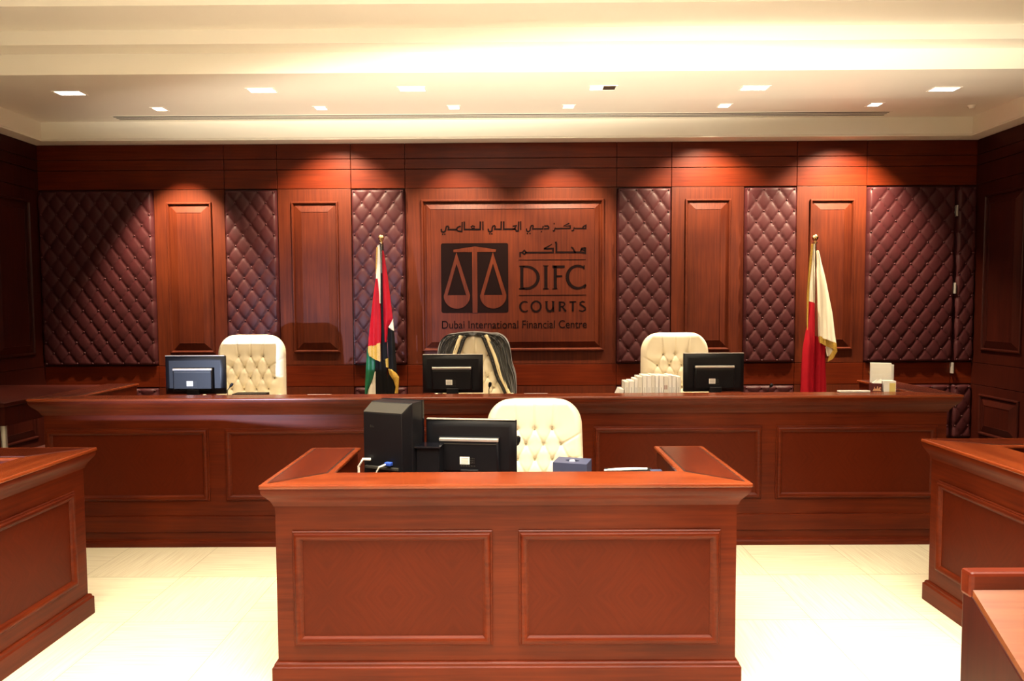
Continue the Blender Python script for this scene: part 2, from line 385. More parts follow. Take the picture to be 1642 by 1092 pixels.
# engraved lettering: strokes drawn in the sign's own units (0.0063 m), origin at the sign's middle
SU = 0.00636; SY = YB-0.022-0.018
def sgn_pt(x, y): return ((x-821)*SU-0.006, 1.96-(y-443)*SU)
def ribbon(mb, pts, w0, w1=None):
    """a flat stroke along pts, width w0 -> w1, in sign metres"""
    n = len(pts); w1 = w0 if w1 is None else w1; L_, R_ = [], []
    for i in range(n):
        a = Vector(pts[max(i-1, 0)]); b = Vector(pts[i]); cc = Vector(pts[min(i+1, n-1)])
        d1 = (b-a).normalized() if i > 0 else (cc-b).normalized(); d2 = (cc-b).normalized() if i < n-1 else d1
        n1 = Vector((-d1.y, d1.x)); n2 = Vector((-d2.y, d2.x)); mm = (n1+n2)/max(0.5, 1+n1.dot(n2))
        w = (w0+(w1-w0)*i/max(1, n-1))/2
        L_.append(b+mm*w); R_.append(b-mm*w)
    for i in range(n-1):
        poly = [L_[i], L_[i+1], R_[i+1], R_[i]]
        mb.prism([tuple(p) for p in poly], 0.0, 0.0025, 0, lambda x, z, h: (x, SY-h, z))
def strokes(mb, ox, oy, sc, lst):
    for wd, pts in lst:
        ws = wd if isinstance(wd, tuple) else (wd, wd)
        ribbon(mb, [sgn_pt(ox+x/sc, oy+y/sc) for x, y in pts], ws[0]/sc*SU, ws[1]/sc*SU)
ar = MB()
strokes(ar, 700, 350, 13.136, [
    (34, [(85, 255), (88, 305), (130, 325), (170, 300), (180, 250), (195, 205), (225, 200), (240, 225), (232, 268), (400, 268)]),
    (34, [(400, 268), (430, 225), (470, 205), (495, 210)]), (30, [(400, 268), (440, 300), (515, 308), (525, 110)]),
    (34, [(568, 105), (568, 268), (900, 268), (905, 105)]), (30, [(700, 225), (740, 196), (790, 212)]), (30, [(720, 250), (790, 245)]),
    (30, [(956, 105), (956, 285)]),
    (28, [(98, 365), (128, 365)]), (28, [(142, 365), (172, 365)]),
    (32, [(1065, 255), (1075, 305), (1105, 325), (1145, 300), (1150, 245), (1165, 205), (1200, 195), (1212, 215), (1205, 265), (1335, 265), (1340, 105)]),
    (34, [(1390, 105), (1390, 265), (1640, 265)]), (28, [(1085, 362), (1110, 362)]), (28, [(1125, 362), (1155, 362)])])
strokes(ar, 820, 350, 13.136, [
    (34, [(0, 265), (45, 265), (70, 200), (0, 210)]), (32, [(60, 265), (75, 305), (120, 305), (130, 110)]), (28, [(170, 105), (170, 285)]),
    (28, [(288, 255), (295, 305), (330, 322), (362, 300), (372, 240), (390, 200), (425, 195), (432, 215), (420, 262), (630, 262), (640, 205)]),
    (28, [(295, 360), (322, 360)]), (28, [(350, 360), (375, 360)]), (26, [(592, 322), (616, 322)]),
    (30, [(660, 208), (735, 205), (755, 230), (750, 262), (655, 262)]),
    (28, [(838, 310), (880, 300), (885, 230), (885, 258), (1205, 258), (1205, 205), (1060, 208), (1185, 150)]), (26, [(856, 158), (880, 158)]),
    (28, [(1230, 310), (1275, 300), (1282, 228), (1284, 258), (1530, 262), (1532, 195), (1480, 220), (1460, 258)])])
strokes(ar, 825, 385, 13.683, [
    (34, [(92, 405), (92, 312), (140, 305), (185, 262), (225, 305), (185, 345), (145, 315)]), (36, [(205, 308), (812, 308), (812, 225), (610, 228)]), ((38, 14), [(615, 230), (790, 128)]),
    (40, [(868, 75), (882, 120), (882, 305), (1420, 308), (1512, 325), (1512, 200)]), (34, [(1512, 210), (1440, 225), (1410, 290)]), (30, [(1410, 240), (1500, 270)]),
    (34, [(1205, 195), (1240, 215), (1300, 325)]), (10, [(60, 468), (1525, 468)])])
ar.build('script_lettering', M['engrave'], sign)
def arc(cx, cy, rx, ry, a0, a1, n=18): return [(cx+rx*cos(radians(a0+(a1-a0)*i/n)), cy-ry*sin(radians(a0+(a1-a0)*i/n))) for i in range(n+1)]
la = MB()
strokes(la, 825, 420, 12.133, [
    (62, [(115, 110), (112, 550)]), (26, [(62, 112), (170, 110)]), (26, [(55, 548), (170, 546)]),
    ((40, 66), [(130, 118)]+arc(190, 330, 240, 212, 90, 0)), ((66, 40), arc(190, 330, 240, 212, 0, -90)+[(130, 540)]),
    (66, [(578, 105), (578, 552)]), (18, [(525, 106), (632, 106)]), (18, [(520, 550), (632, 550)]),
    (62, [(760, 105), (760, 552)]), (18, [(705, 550), (802, 550)]), (48, [(705, 122), (945, 124)]), (38, [(780, 310), (895, 306)]),
    ((36, 72), arc(1200, 325, 205, 215, 55, 180)), ((72, 36), arc(1200, 325, 205, 215, 180, 318)), (22, [(1322, 100), (1316, 178)]), (26, [(1352, 480), (1325, 545)]),
    (10, [(55, 672), (1358, 672)]),
    ((20, 44), arc(170, 892, 92, 96, 55, 180)), ((44, 20), arc(170, 892, 92, 96, 180, 310)),
    (36, arc(388, 890, 92, 98, 0, 360, 30)),
    (40, [(588, 795), (590, 920), (620, 975), (665, 985), (700, 960), (718, 920), (720, 795)]), (14, [(560, 797), (618, 797)]), (14, [(690, 797), (745, 797)]), (30, [(722, 900), (726, 995)]),
    (44, [(848, 795), (848, 990)]), (24, [(850, 806), (925, 812), (945, 850), (920, 888), (860, 900)]), ((26, 42), [(890, 895), (965, 990)]),
    (40, [(1100, 800), (1100, 990)]), (26, [(1035, 806), (1165, 804)]),
    ((16, 36), [(1338, 812), (1290, 795), (1245, 818), (1245, 855), (1290, 885)]), ((36, 16), [(1290, 885), (1340, 920), (1345, 960), (1290, 988), (1220, 970)])])
la.build('court_lettering', M['engrave'], sign)
cu = bpy.data.curves.new('centre_name', 'FONT'); cu.body = 'Dubai International Financial Centre'; cu.extrude = 0.0012
to = bpy.data.objects.new('tmp', cu); COL.objects.link(to)
bpy.context.view_layer.update()
me = bpy.data.meshes.new_from_object(to.evaluated_get(bpy.context.evaluated_depsgraph_get()))
bpy.data.objects.remove(to)
xs = [v.co.x for v in me.vertices]; ys = [v.co.y for v in me.vertices]
xa, za = sgn_pt(706, 528); xb, zb = sgn_pt(938, 515); sx = (xb-xa)/(max(xs)-min(xs)); h0 = 0.72
for v in me.vertices:
    x, y, z = v.co; v.co = (xa+(x-min(xs))*sx, SY-0.0015-z, za+(y)*((zb-za)/h0))
me.materials.clear(); me.materials.append(M['engrave'])
def text_end(body):
    c2 = bpy.data.curves.new('measure', 'FONT'); c2.body = body
    o2 = bpy.data.objects.new('measure', c2); COL.objects.link(o2); bpy.context.view_layer.update()
    m2 = bpy.data.meshes.new_from_object(o2.evaluated_get(bpy.context.evaluated_depsgraph_get()))
    x = max(v.co.x for v in m2.vertices); bpy.data.objects.remove(o2); bpy.data.meshes.remove(m2)
    return xa+(x-min(xs))*sx+0.004
ends = [text_end('Dubai'), text_end('Dubai International'), text_end('Dubai International Financial'), 99]
for k in range(4):
    mk = me.copy(); mk.name = 'lettering'; bm = bmesh.new(); bm.from_mesh(mk)
    lo = ends[k-1] if k else -99
    bmesh.ops.delete(bm, geom=[v for v in bm.verts if not (lo < v.co.x <= ends[k])], context='VERTS')
    bm.to_mesh(mk); bm.free()
    o = bpy.data.objects.new('lettering', mk); COL.objects.link(o); o.parent = sign
# emblem: dark rounded tile pieces around a wooden pair of scales
def ep(x, y): return sgn_pt(700+x/8.736, 385+y/8.736)
em = MB(); T_ = lambda x, z, h: (x, SY-h, z)
# tile is dark; the wooden scales stand on it
def rrect(x0, y0, x1, y1, r):
    out = []
    for cx, cy, a0 in ((x1-r, y0+r, 0), (x0+r, y0+r, 90), (x0+r, y1-r, 180), (x1-r, y1-r, 270)):
        for i in range(6):
            a = radians(a0+18*i); out.append((cx+r*cos(a), cy-r*sin(a)))
    return out
em.prism([ep(*p) for p in rrect(48, 62, 985, 1030, 28)], 0.0, 0.0015, 0, T_)
em.build('emblem', M['engrave'], sign)
sc = MB()
sc.prism([ep(*p) for p in ((482, 130), (552, 130), (552, 1032), (482, 1032))], 0.0, 0.0035, 0, T_)
sc.prism([ep(*p) for p in ((222, 185), (222, 152), (520, 108), (818, 152), (810, 185))], 0.0, 0.0036, 0, T_)
for ox in (0, 508):
    A = (264+ox, 188); 
    for q in ([A, (85+ox, 785), (135+ox, 785), (264+ox, 345)], [A, (450+ox, 785), (395+ox, 785), (264+ox, 345)]):
        sc.prism([ep(*p) for p in q], 0.0, 0.0037, 0, T_)
    sc.prism([ep(*p) for p in [(82+ox, 785)]+[(265+ox-184*cos(radians(t)), 790+183*sin(radians(t))) for t in range(0, 181, 10)]+[(450+ox, 785)]], 0.0, 0.0036, 0, T_)
sc.build('scales', M['wood_v'], bpy.data.objects['emblem'])

# ------------------------------------------------------------------ concealed door
door = MB().box(3.572, 4.458, YB-0.022, YB, 0.83, 1.047).box(3.572, 4.458, YB-0.012, YB, 0.26, 0.83).build('door_1', M['wood_h'], bevel=0.002)
tag(door, 'tufted leather and mahogany door set flush in the back wall with pale hinges', 'door', kind='structure')
upholstered(None, 3.572, 4.458, 1.05, 2.835, None, door, 'upholstery')
upholstered(None, 3.572, 4.458, 0.27, 0.825, None, door, 'upholstery')
MB().lathe([(0.0001, 0.05), (0.016, 0.048), (0.022, 0.036), (0.016, 0.022), (0.008, 0.018), (0.008, 0.004), (0.02, 0.003), (0.02, 0)], (3.64, YB-0.022, 0.945), 16, 0, Matrix.Rotation(pi/2, 3, 'X')).build('door_knob', M['brass'], door, smooth=True)
for z in (2.58, 1.803, 0.992):
    MB().box(4.452, 4.468, YB-0.066, YB-0.02, z-0.055, z+0.055).build('hinge', M['silver'], door, bevel=0.002)

# ================================================================== desks
MOULD = [(0, 0), (0, 0.006), (0.004, 0.010), (0.008, 0.010), (0.010, 0.016), (0.016, 0.021), (0.022, 0.022), (0.030, 0.018), (0.038, 0.010), (0.044, 0.005), (0.044, 0.002)]
def desk(name, label, cat, x0, x1, y0, y1, H, tf, ts, o_, cor_h, base, wz, fpanels, spanels, loc=(0, 0, 0), rz=0, inlay=True, wings=(1, 1), top_t=0.018, frieze=None, wback=0.0):
    r = empty(name, loc, rz); tag(r, label, cat)
    def U(ix, iy, tfx, tsx, yb):
        xl, xr, yf = x0+ix, x1-ix, y0+iy
        return [(xl, yb), (xl, yf), (xr, yf), (xr, yb), (x1-tsx, yb), (x1-tsx, y0+tfx), (x0+tsx, y0+tfx), (x0+tsx, yb)]
    bx0, bx1, by0, by1 = x0+o_, x1-o_, y0+o_, y1-0.015
    MB().prism(U(o_, o_, tf-0.015, ts-0.015, by1), 0.0, H-top_t, 0).build('body', M['wood_h'], r)
    t = MB(); t.prism(U(0, 0, tf, ts, y1), H-top_t, H, 0)
    t.build('top', M['top'], r, bevel=0.006)
    if inlay:
        b = 0.032
        for s in (0, 1):
            if s == 0: P = [(x0+b, y1-b), (x0+b, y0+b*1.2), (x0+ts-b, y0+tf-b*0.2), (x0+ts-b, y1-b)]
            else: P = [(x1-b, y1-b), (x1-b, y0+b*1.2), (x1-ts+b, y0+tf-b*0.2), (x1-ts+b, y1-b)]
            cx = sum(p[0] for p in P)/4; cy = sum(p[1] for p in P)/4
            e = [(p[0]+(0.007 if p[0] > cx else -0.007), p[1]+(0.007 if p[1] > cy else -0.007)) for p in P]
            ln = MB().prism(e, H-0.002, H+0.0012, 0).build('inlay_line', M['line'], r)
            MB().prism(P, H-0.002, H+0.0025, 0).build('inlay', M['top_dark'], r)
    path = [(bx0, by1), (bx0, by0), (bx1, by0), (bx1, by1)]
    zt = H-top_t; k = cor_h
    prof = [(-0.01, zt), (o_-0.006, zt), (o_-0.006, zt-0.10*k), (o_*0.86, zt-0.22*k), (o_*0.72, zt-0.38*k), (o_*0.52, zt-0.52*k),
            (o_*0.34, zt-0.66*k), (o_*0.22, zt-0.80*k), (o_*0.14, zt-0.92*k), (o_*0.10, zt-k), (-0.01, zt-k)]
    MB().sweep(path, prof, 0, 1).build('cornice', M['wood_h'], r, smooth=True, sharp=25)
    for nm, pr, mt in base: MB().sweep(path, pr, 0, 1).build(nm, M[mt], r, bevel=0.003)
    MB().box(x0+ts-0.02, x1-ts+0.02, y0+tf-0.02, y1-wback, wz-0.03, wz).build('worktop', M['top_dark'], r)
    F = lambda u, v, h: (u, by0-h, v)
    Ls = lambda u, v, h: (bx0-h, u, v)
    Rs = lambda u, v, h: (bx1+h, u, v)
    for (u0, u1, v0, v1), fn in [(p, F) for p in fpanels]+[(p, Ls) for p in spanels]+[(p, Rs) for p in spanels]:
        fld = MB().frame(fn, u0+0.040, u1-0.040, v0+0.040, v1-0.040, [(0, 0), (0, 0.003)], 0, 0).build('panel', M['veneer'], r)
        MB().frame(fn, u0, u1, v0, v1, MOULD, 0).build('moulding', M['wood_h'], fld, smooth=True, sharp=40)
    if frieze:
        MB().sweep(path, [(-0.005, frieze[0]), (0.004, frieze[0]), (0.004, frieze[1]), (-0.005, frieze[1])], 0, -1).build('frieze_board', M['wood_h'], r, bevel=0.002)
    return r
# judges' bench
pw = [(-3.215, -2.10), (-1.99, -0.86), (-0.745, 0.42), (0.54, 1.69), (1.785, 2.885)]
desk('judges_bench', 'long raised mahogany bench spanning the room before the back wall', 'bench', -3.30, 3.02, 4.57, 5.50, 1.035, 0.19, 0.26, 0.07, 0.105,
     [('rail', [(-0.01, 0.21), (0.012, 0.21), (0.012, 0.10), (-0.01, 0.10)], 'wood_h'),
      ('plinth', [(-0.01, 0.10), (0.004, 0.10), (0.004, 0.045), (0.02, 0.042), (0.02, 0.034), (0.03, 0.028), (0.03, 0), (-0.01, 0)], 'wood_h')],
     0.96, [(a, b, 0.315, 0.82) for a, b in pw], [(4.80, 5.35, 0.315, 0.82)], wback=0.16)
BASE = [('baseboard', [(-0.01, 0.115), (0.008, 0.114), (0.014, 0.108), (0.015, 0.098), (0.022, 0.094), (0.022, 0), (-0.01, 0)], 'wood_h')]
desk('clerk_desk', 'front mahogany clerk desk with two panels facing the room', 'desk', -1.081, 0.999, 2.83, 3.60, 0.90, 0.225, 0.262, 0.052, 0.085, BASE,
     0.76, [(-0.957, -0.098, 0.185, 0.69), (0.013, 0.878, 0.185, 0.69)], [(3.0, 3.5, 0.185, 0.69)], frieze=None)
# counsel tables at the sides: local front (-y) turned to the middle of the room
sp_ = [(-1.21, -0.12, 0.19, 0.70), (0.08, 1.17, 0.19, 0.70)]
desk('counsel_table', 'mahogany counsel table cut by the frame edge on the side of the dim corner', 'desk', -1.30, 1.27, 0, 0.95, 0.90, 0.24, 0.26, 0.05, 0.085, BASE,
     0.76, [(-1.20, -0.10, 0.195, 0.70), (0.02, 1.13, 0.195, 0.70)], [(0.15, 0.85, 0.195, 0.70)], (-2.25, 2.37, 0), pi/2)
desk('counsel_table', 'mahogany counsel table standing behind the sloped lectern', 'desk', -1.36, 1.36, 0, 0.95, 0.90, 0.30, 0.20, 0.04, 0.085, BASE,
     0.76, [(-1.25, -0.07, 0.195, 0.695), (0.07, 1.25, 0.195, 0.695)], [(0.15, 0.85, 0.195, 0.695)], (2.255, 2.41, 0), -pi/2)
# lectern
r = empty('lectern', (0, 0, 0)); tag(r, 'blurred dark lectern with a tan sloping top in the near corner', 'lectern')
lx0, lx1, ly0, ly1 = 1.025, 1.66, 1.05, 1.54
def zs(y): return 1.005-(1.505-y)*1.20*0.55
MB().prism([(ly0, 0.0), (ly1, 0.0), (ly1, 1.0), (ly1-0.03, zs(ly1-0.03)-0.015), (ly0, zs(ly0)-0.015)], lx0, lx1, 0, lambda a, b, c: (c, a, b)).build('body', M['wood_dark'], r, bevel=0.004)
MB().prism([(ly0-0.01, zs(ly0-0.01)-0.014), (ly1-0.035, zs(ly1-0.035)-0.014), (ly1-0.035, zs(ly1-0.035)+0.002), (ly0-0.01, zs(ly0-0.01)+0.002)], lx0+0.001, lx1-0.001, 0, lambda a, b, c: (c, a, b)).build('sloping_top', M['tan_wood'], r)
MB().box(lx0-0.003, lx1+0.003, ly1-0.034, ly1+0.006, 0.985, 1.045).build('ledge', M['wood_h'], r, bevel=0.008)
# side table by the left wall
r = empty('side_table', (0, 0, 0.25)); tag(r, 'plain side table in the dark corner past the bench end', 'table')
MB().box(-4.70, -3.66, 4.85, 6.0, 0.69, 0.72).build('tabletop', M['wood_dark'], r, bevel=0.004)
MB().box(-4.66, -3.68, 4.88, 5.97, 0.55, 0.69).build('apron', M['wood_dark'], r)
for x, y in ((-4.64, 4.92), (-3.72, 4.92), (-4.64, 5.92), (-3.72, 5.92)):
    MB().lathe([(0.0001, 0), (0.02, 0), (0.02, 0.55), (0.0001, 0.55)], (x, y, 0), 12).build('leg', M['silver'], r, smooth=True)

# ================================================================== chairs
def chair_mesh():
    Hb, Wd = 0.74, 0.285
    rows = [(Hb-0.19, 0.105, (-1, 0, 1)), (Hb-0.283, 0.105, (-1.5, -0.5, 0.5, 1.5)), (Hb-0.376, 0.105, (-2, -1, 0, 1, 2)), (Hb-0.469, 0.105, (-1.5, -0.5, 0.5, 1.5)), (Hb-0.562, 0.105, (-1, 0, 1))]
    btn = [(s*k, z) for z, s, ks in rows for k in ks]
    seg = []
    for i in range(len(rows)-1):
        for k in rows[i][2]:
            for d in (-0.5, 0.5):
                if k+d in rows[i+1][2]: seg.append(((k*0.105, rows[i][0]), ((k+d)*0.105, rows[i+1][0])))
    for k in (-1, 0, 1): seg.append(((k*0.105, rows[0][0]), (k*0.125, Hb)))
    for s in (-1, 1):
        seg.append(((s*0.1575, rows[1][0]), (s*0.30, rows[1][0]+0.085)))
        seg.append(((s*0.21, rows[2][0]), (s*0.31, rows[2][0]+0.035)))
    def segd(x, z, a, b):
        ax, az = a; bx, bz = b; dx, dz = bx-ax, bz-az; t = max(0, min(1, ((x-ax)*dx+(z-az)*dz)/(dx*dx+dz*dz)))
        return sqrt((x-ax-dx*t)**2+(z-az-dz*t)**2)
    def hw(v):
        z = v*Hb; w = Wd+0.02*(1-v)
        a = 0.17
        if z > Hb-a:
            q = (z-(Hb-a))/a; w -= 0.165*(1-(max(0, 1-q**2.2))**(1/2.2))
        if z < 0.08: w -= 0.05*(1-z/0.08)**2
        return w
    def front(u, v):
        uu = 2*u-1; z = v*Hb; x = uu*hw(v)
        e = min(1-abs(uu), 1.0)*hw(v); ez = min(Hb-z, z)
        ee = min(e, ez); ed = min(1, ee/0.05); ed = sqrt(max(0, 1-(1-ed)**2))
        h = 0.075*ed+0.018*(1-uu*uu)
        db = min((x-p[0])**2+(z-p[1])**2 for p in btn)
        dl = min(segd(x, z, a, b) for a, b in seg)
        inside = min(1, ee/0.03)
        h -= inside*(0.014*exp(-db/0.014**2)+0.007*exp(-db/0.045**2)+0.007*exp(-(dl/0.005)**2))
        curve = 0.035*uu*uu
        return (x, -h-curve, z)
    mb = MB()
    nu, nv = 97, 113
    mb.grid(nu, nv, lambda u, v: front(u, 1-(1-v)**1.0))
    mb.grid(33, 41, lambda u, v: ((2*u-1)*hw(v), (0.05*(min(1, min(1-abs(2*u-1), 1-v, v)*6))**0.5)-0.035*(2*u-1)**2, v*Hb))
    return mb, btn, front, hw, Hb
cm_, BTN, cfront, chw, HB = chair_mesh()
def make_chair():
    r = empty('office_chair')
    br = cm_.build('backrest', M['cream'], r, smooth=True, sharp=80)
    br.location = (0, 0.27, 0.42); br.rotation_euler = (radians(-6), 0, 0)
    bme = None
    for x, z in BTN:
        # find the surface under the button
        v = z/HB; u = (x/chw(v)+1)/2; p = cfront(u, v)
        if bme is None:
            bme = MB().lathe([(0.0001, 0.007), (0.005, 0.006), (0.0085, 0.002), (0.009, -0.004)], (0, 0, 0), 12, 0, Matrix.Rotation(pi/2, 3, 'X')).mesh('button', M['button'], True, 80)
        b = bpy.data.objects.new('button', bme); COL.objects.link(b); b.parent = br; b.location = (p[0], p[1]-0.002, p[2])
    def seat(u, v):
        a = 2*pi*u; 
        R = 0.27; ex = 0.55
        cx = math.copysign(abs(cos(a))**ex, cos(a))*R; cy = math.copysign(abs(sin(a))**ex, sin(a))*R
        ph = (v-0.5)*pi; k = max(0.02, cos(ph))**0.4
        return (cx*k, cy*k-0.03, 0.45+0.05*sin(ph))
    MB().grid(41, 15, seat).build('seat', M['cream'], r, smooth=True, sharp=80)
    for s in (-1, 1):
        a = MB(); a.tube([(s*0.29, 0.20, 0.45), (s*0.315, 0.16, 0.60), (s*0.315, 0.05, 0.645), (s*0.315, -0.12, 0.64), (s*0.31, -0.17, 0.60), (s*0.28, -0.14, 0.43)], [0.022, 0.026, 0.030, 0.030, 0.026, 0.02], 12)
        a.build('armrest', M['cream'], r, smooth=True, sharp=70)
    MB().lathe([(0.0001, 0.10), (0.028, 0.10), (0.028, 0.26), (0.02, 0.26), (0.02, 0.40), (0.10, 0.40), (0.10, 0.415), (0.0001, 0.415)], (0, -0.02, 0), 16).build('gas_column', M['black'], r, smooth=True)
    sb = MB()
    for k in range(5):
        a = radians(72*k+18); sb.tube([(0, -0.02, 0.11), (0.27*cos(a), 0.27*sin(a)-0.02, 0.075)], [0.03, 0.016], 8)
    base = sb.build('star_base', M['chrome'], r, smooth=True)
    wm = MB().lathe([(0.0001, -0.02), (0.026, -0.02), (0.029, -0.008), (0.029, 0.008), (0.026, 0.02), (0.0001, 0.02)], (0, 0, 0), 14, 0, Matrix.Rotation(pi/2, 3, 'X')).mesh('caster', M['black'], True)
    for k in range(5):
        a = radians(72*k+18); o = bpy.data.objects.new('caster', wm); COL.objects.link(o); o.parent = base; o.location = (0.28*cos(a), 0.28*sin(a)-0.02, 0.029)
    return r
GC = 'cream tufted leather chairs'
chair = make_chair(); chair.location = (0.116, 3.72, 0.0); chair.scale = (0.97, 0.97, 0.95)
tag(chair, 'cream tufted leather chair at the front clerk desk', 'chair', GC)
for x, lb in ((-2.268, 'cream tufted leather chair behind the bench with a keyboard before it'),
              (-0.335, 'cream tufted leather chair draped with a black gown'),
              (1.381, 'cream tufted leather chair behind the bench beside the white booklets')):
    o = copy_tree(chair); o.location = (x, 5.60, 0.25); o.scale = (1, 1, 1); o['label'] = lb

# ------------------------------------------------------------------ gown over the middle chair (traced as a garment, in units of 0.00572 m / 9.1)
def gown():
    r = empty('gown', (-0.335, 5.60, 0.25)); tag(r, 'black gown with cream trim draped over the middle judge chair', 'gown')
    K = 5.72/1095/9.1
    def X(px): return (px-905)*K
    def Z(py): return 1.415-0.25-(py-100)*K+0.008
    sides = {-1: ([(874, 96), (700, 104), (590, 120), (490, 135), (405, 205), (360, 310), (340, 430), (310, 560), (290, 720), (285, 900), (285, 1080)],
                  [(874, 140), (815, 148), (780, 170), (752, 220), (725, 300), (690, 400), (660, 490), (630, 600), (590, 740), (555, 880), (530, 1080)]),
             1: ([(866, 96), (1010, 104), (1120, 118), (1245, 122), (1345, 180), (1405, 280), (1435, 410), (1455, 560), (1505, 720), (1520, 900), (1515, 1080)],
                 [(866, 140), (935, 145), (990, 170), (1025, 225), (1055, 300), (1090, 390), (1125, 480), (1160, 590), (1215, 770), (1285, 900), (1365, 1080)])}
    def smooth(pl, t):
        n = len(pl)-1; s = t*n; i = min(int(s), n-1); q = s-i
        p0 = pl[max(i-1, 0)]; p1 = pl[i]; p2 = pl[i+1]; p3 = pl[min(i+2, n)]
        return tuple(0.5*((2*p1[k])+(-p0[k]+p2[k])*q+(2*p0[k]-5*p1[k]+4*p2[k]-p3[k])*q*q+(-p0[k]+3*p1[k]-3*p2[k]+p3[k])*q**3) for k in (0, 1))
    def yfront(z):   # front of the tilted backrest
        return 0.27+(z-0.42)*math.tan(radians(6))-0.095
    for s in (-1, 1):
        out, inn = sides[s]
        def P(t, w, lift):   # w: distance from inner edge 0..1 across the front
            a = smooth(inn, t); b = smooth(out, t)
            px = a[0]+(b[0]-a[0])*w; py = a[1]+(b[1]-a[1])*w
            z = Z(py); ax = abs(X(px)); y = yfront(z)-0.03-lift-0.035*min(1, ax/0.29)**2
            y += 0.10*(max(0, ax-0.285)/0.06)**1.5
            y += 0.05*max(0, 1-t/0.05)
            return (X(px), y, z)
        g = MB()
        def cloth(u, t):
            if u <= 0.7:
                w = u/0.7; p = P(t, w, 0)
                fold = (0.012*sin(w*26+t*5+s)+0.008*sin(w*47-t*9))*min(1, t*3)*min(1, w*4)
                ripple = 0.004*sin(t*85+w*6)*(1 if 0.15 < t < 0.5 and w > 0.4 else 0)
                return (p[0], p[1]-abs(fold)-ripple, p[2])
            w = (u-0.7)/0.3; p = P(t, 1, 0)
            yb = yfront(p[2])+0.19
            xx = p[0]*(1-w)**1.2 if w > 0.25 else p[0]*(1-w*0.1)
            a = min(1, w/0.25)
            return (p[0]+(0-p[0])*max(0, (w-0.25)/0.75), p[1]+(yb-p[1])*a, p[2]+0.0*w)
        g.grid(90, 80, cloth)
        o = g.build('gown_cloth', M['gown'], r, smooth=True, sharp=80)
        def strip(w0, w1, lift, t0, rough):
            def fn(u, v):
                t = t0+(1-t0)*v; a = smooth(inn, t); b = smooth(out, t); L_ = sqrt((a[0]-b[0])**2+(a[1]-b[1])**2)
                ww = (w0+(w1-w0)*u)/max(L_, 120)
                e = 1-abs(2*u-1)**4
                q = P(t, ww, lift*e)
                return (q[0], q[1]-0.006-(rough*abs(sin(t*70))*e), q[2])
            return fn
        MB().grid(9, 70, strip(-4, 44, 0.008, 0.16, 0.006)).build('ruched_band', M['satin'], r, smooth=True, sharp=80)
        MB().grid(7, 60, strip(46, 112 if s < 0 else 104, 0.012, 0.19, 0)).build('trim_band', M['trim'], r, smooth=True, sharp=80)
gown()

# ================================================================== monitors
def monitor(label, loc, rz, w=0.455, h=0.29, z0=0.035, group='black monitors seen from behind'):
    r = empty('monitor', loc, rz); tag(r, label, 'monitor', group)
    F = lambda u, v, q: (u, -q, v)
    b = MB(); b.box(-w/2, w/2, 0.0, 0.022, z0, z0+h); b.build('bezel', M['black'], r, bevel=0.006)
    MB().box(-w/2+0.004, w/2-0.004, -0.008, 0.018, z0+h-0.003, z0+h+0.0025).build('top_edge', M['silver'], r, bevel=0.002)
    MB().box(-w/2+0.012, w/2-0.012, 0.0218, 0.0235, z0+0.014, z0+h-0.012).build('screen', M['blackgloss'], r)
    MB().frame(F, -w/2+0.002, w/2-0.002, z0+0.002, z0+h-0.002, [(0, -0.004), (0.004, 0.002), (0.03, 0.012), (0.034, 0.013)], 0, 0).build('back_cover', M['black'], r, smooth=True, sharp=40)
    hz0, hz1 = z0+0.02, z0+h*0.70
    hs = MB().frame(F, -w*0.345, w*0.325, hz0, hz1, [(0, 0.010), (0.002, 0.030), (0.012, 0.042), (0.014, 0.043)], 0, 0).build('housing', M['black'], r, smooth=True, sharp=40)
    MB().box(-w*0.335, w*0.315, -0.046, -0.028, hz1-0.022, hz1-0.004).build('top_strip', M['silver'], hs, bevel=0.005)
    v = MB(); v.box(-w*0.31, w*0.29, -0.0445, -0.04, hz1-0.036, hz1-0.031); v.build('vent', M['grey'], hs)
    st = MB().box(-0.048, 0.0, -0.0445, -0.04, hz0+0.045, hz0+0.083).build('sticker', M['white'], hs)
    p = MB()
    for k in range(5): p.box(-0.042, -0.006, -0.0449, -0.044, hz0+0.05+k*0.006, hz0+0.052+k*0.006)
    p.build('sticker_print', M['print'], hs)
    q = MB(); random.seed(3)
    for k in range(9): q.box(0.004+(k % 3)*0.008, 0.009+(k % 3)*0.008, -0.0447, -0.04, hz0+0.05+(k//3)*0.011, hz0+0.054+(k//3)*0.011+random.random()*0.003)
    for k in range(6): q.box(-0.046+k*0.013, -0.038+k*0.013, -0.0447, -0.04, hz0+0.034, hz0+0.0385)
    q.build('symbol_print', M['grey'], hs)
    MB().box(-0.045, 0.045, -0.055, -0.025, 0.008, hz0+0.02).build('neck', M['black'], r, bevel=0.004)
    MB().lathe([(0.0001, 0), (0.105, 0), (0.10, 0.008), (0.03, 0.014), (0.0001, 0.014)], (0, -0.02, 0), 28).build('stand_base', M['black'], r, smooth=True)
    return r
m0 = monitor('black monitor on the bench before the chair with the keyboard', (-2.405, 5.12, 0.96), 0)
m0.children[0]
m1 = copy_tree(m0); m1.location = (-0.465, 5.12, 0.96); m1['label'] = 'black monitor on the bench before the gown draped chair'
m2 = copy_tree(m0); m2.location = (1.498, 5.12, 0.96); m2['label'] = 'black monitor on the bench beside the white booklets'
m3 = copy_tree(m0); m3.location = (-0.222, 3.42, 0.76); m3.rotation_euler = (0, 0, radians(-7)); m3['label'] = 'black monitor on the front clerk desk before its cream chair'
m3.scale = (1.02, 1, 0.98)

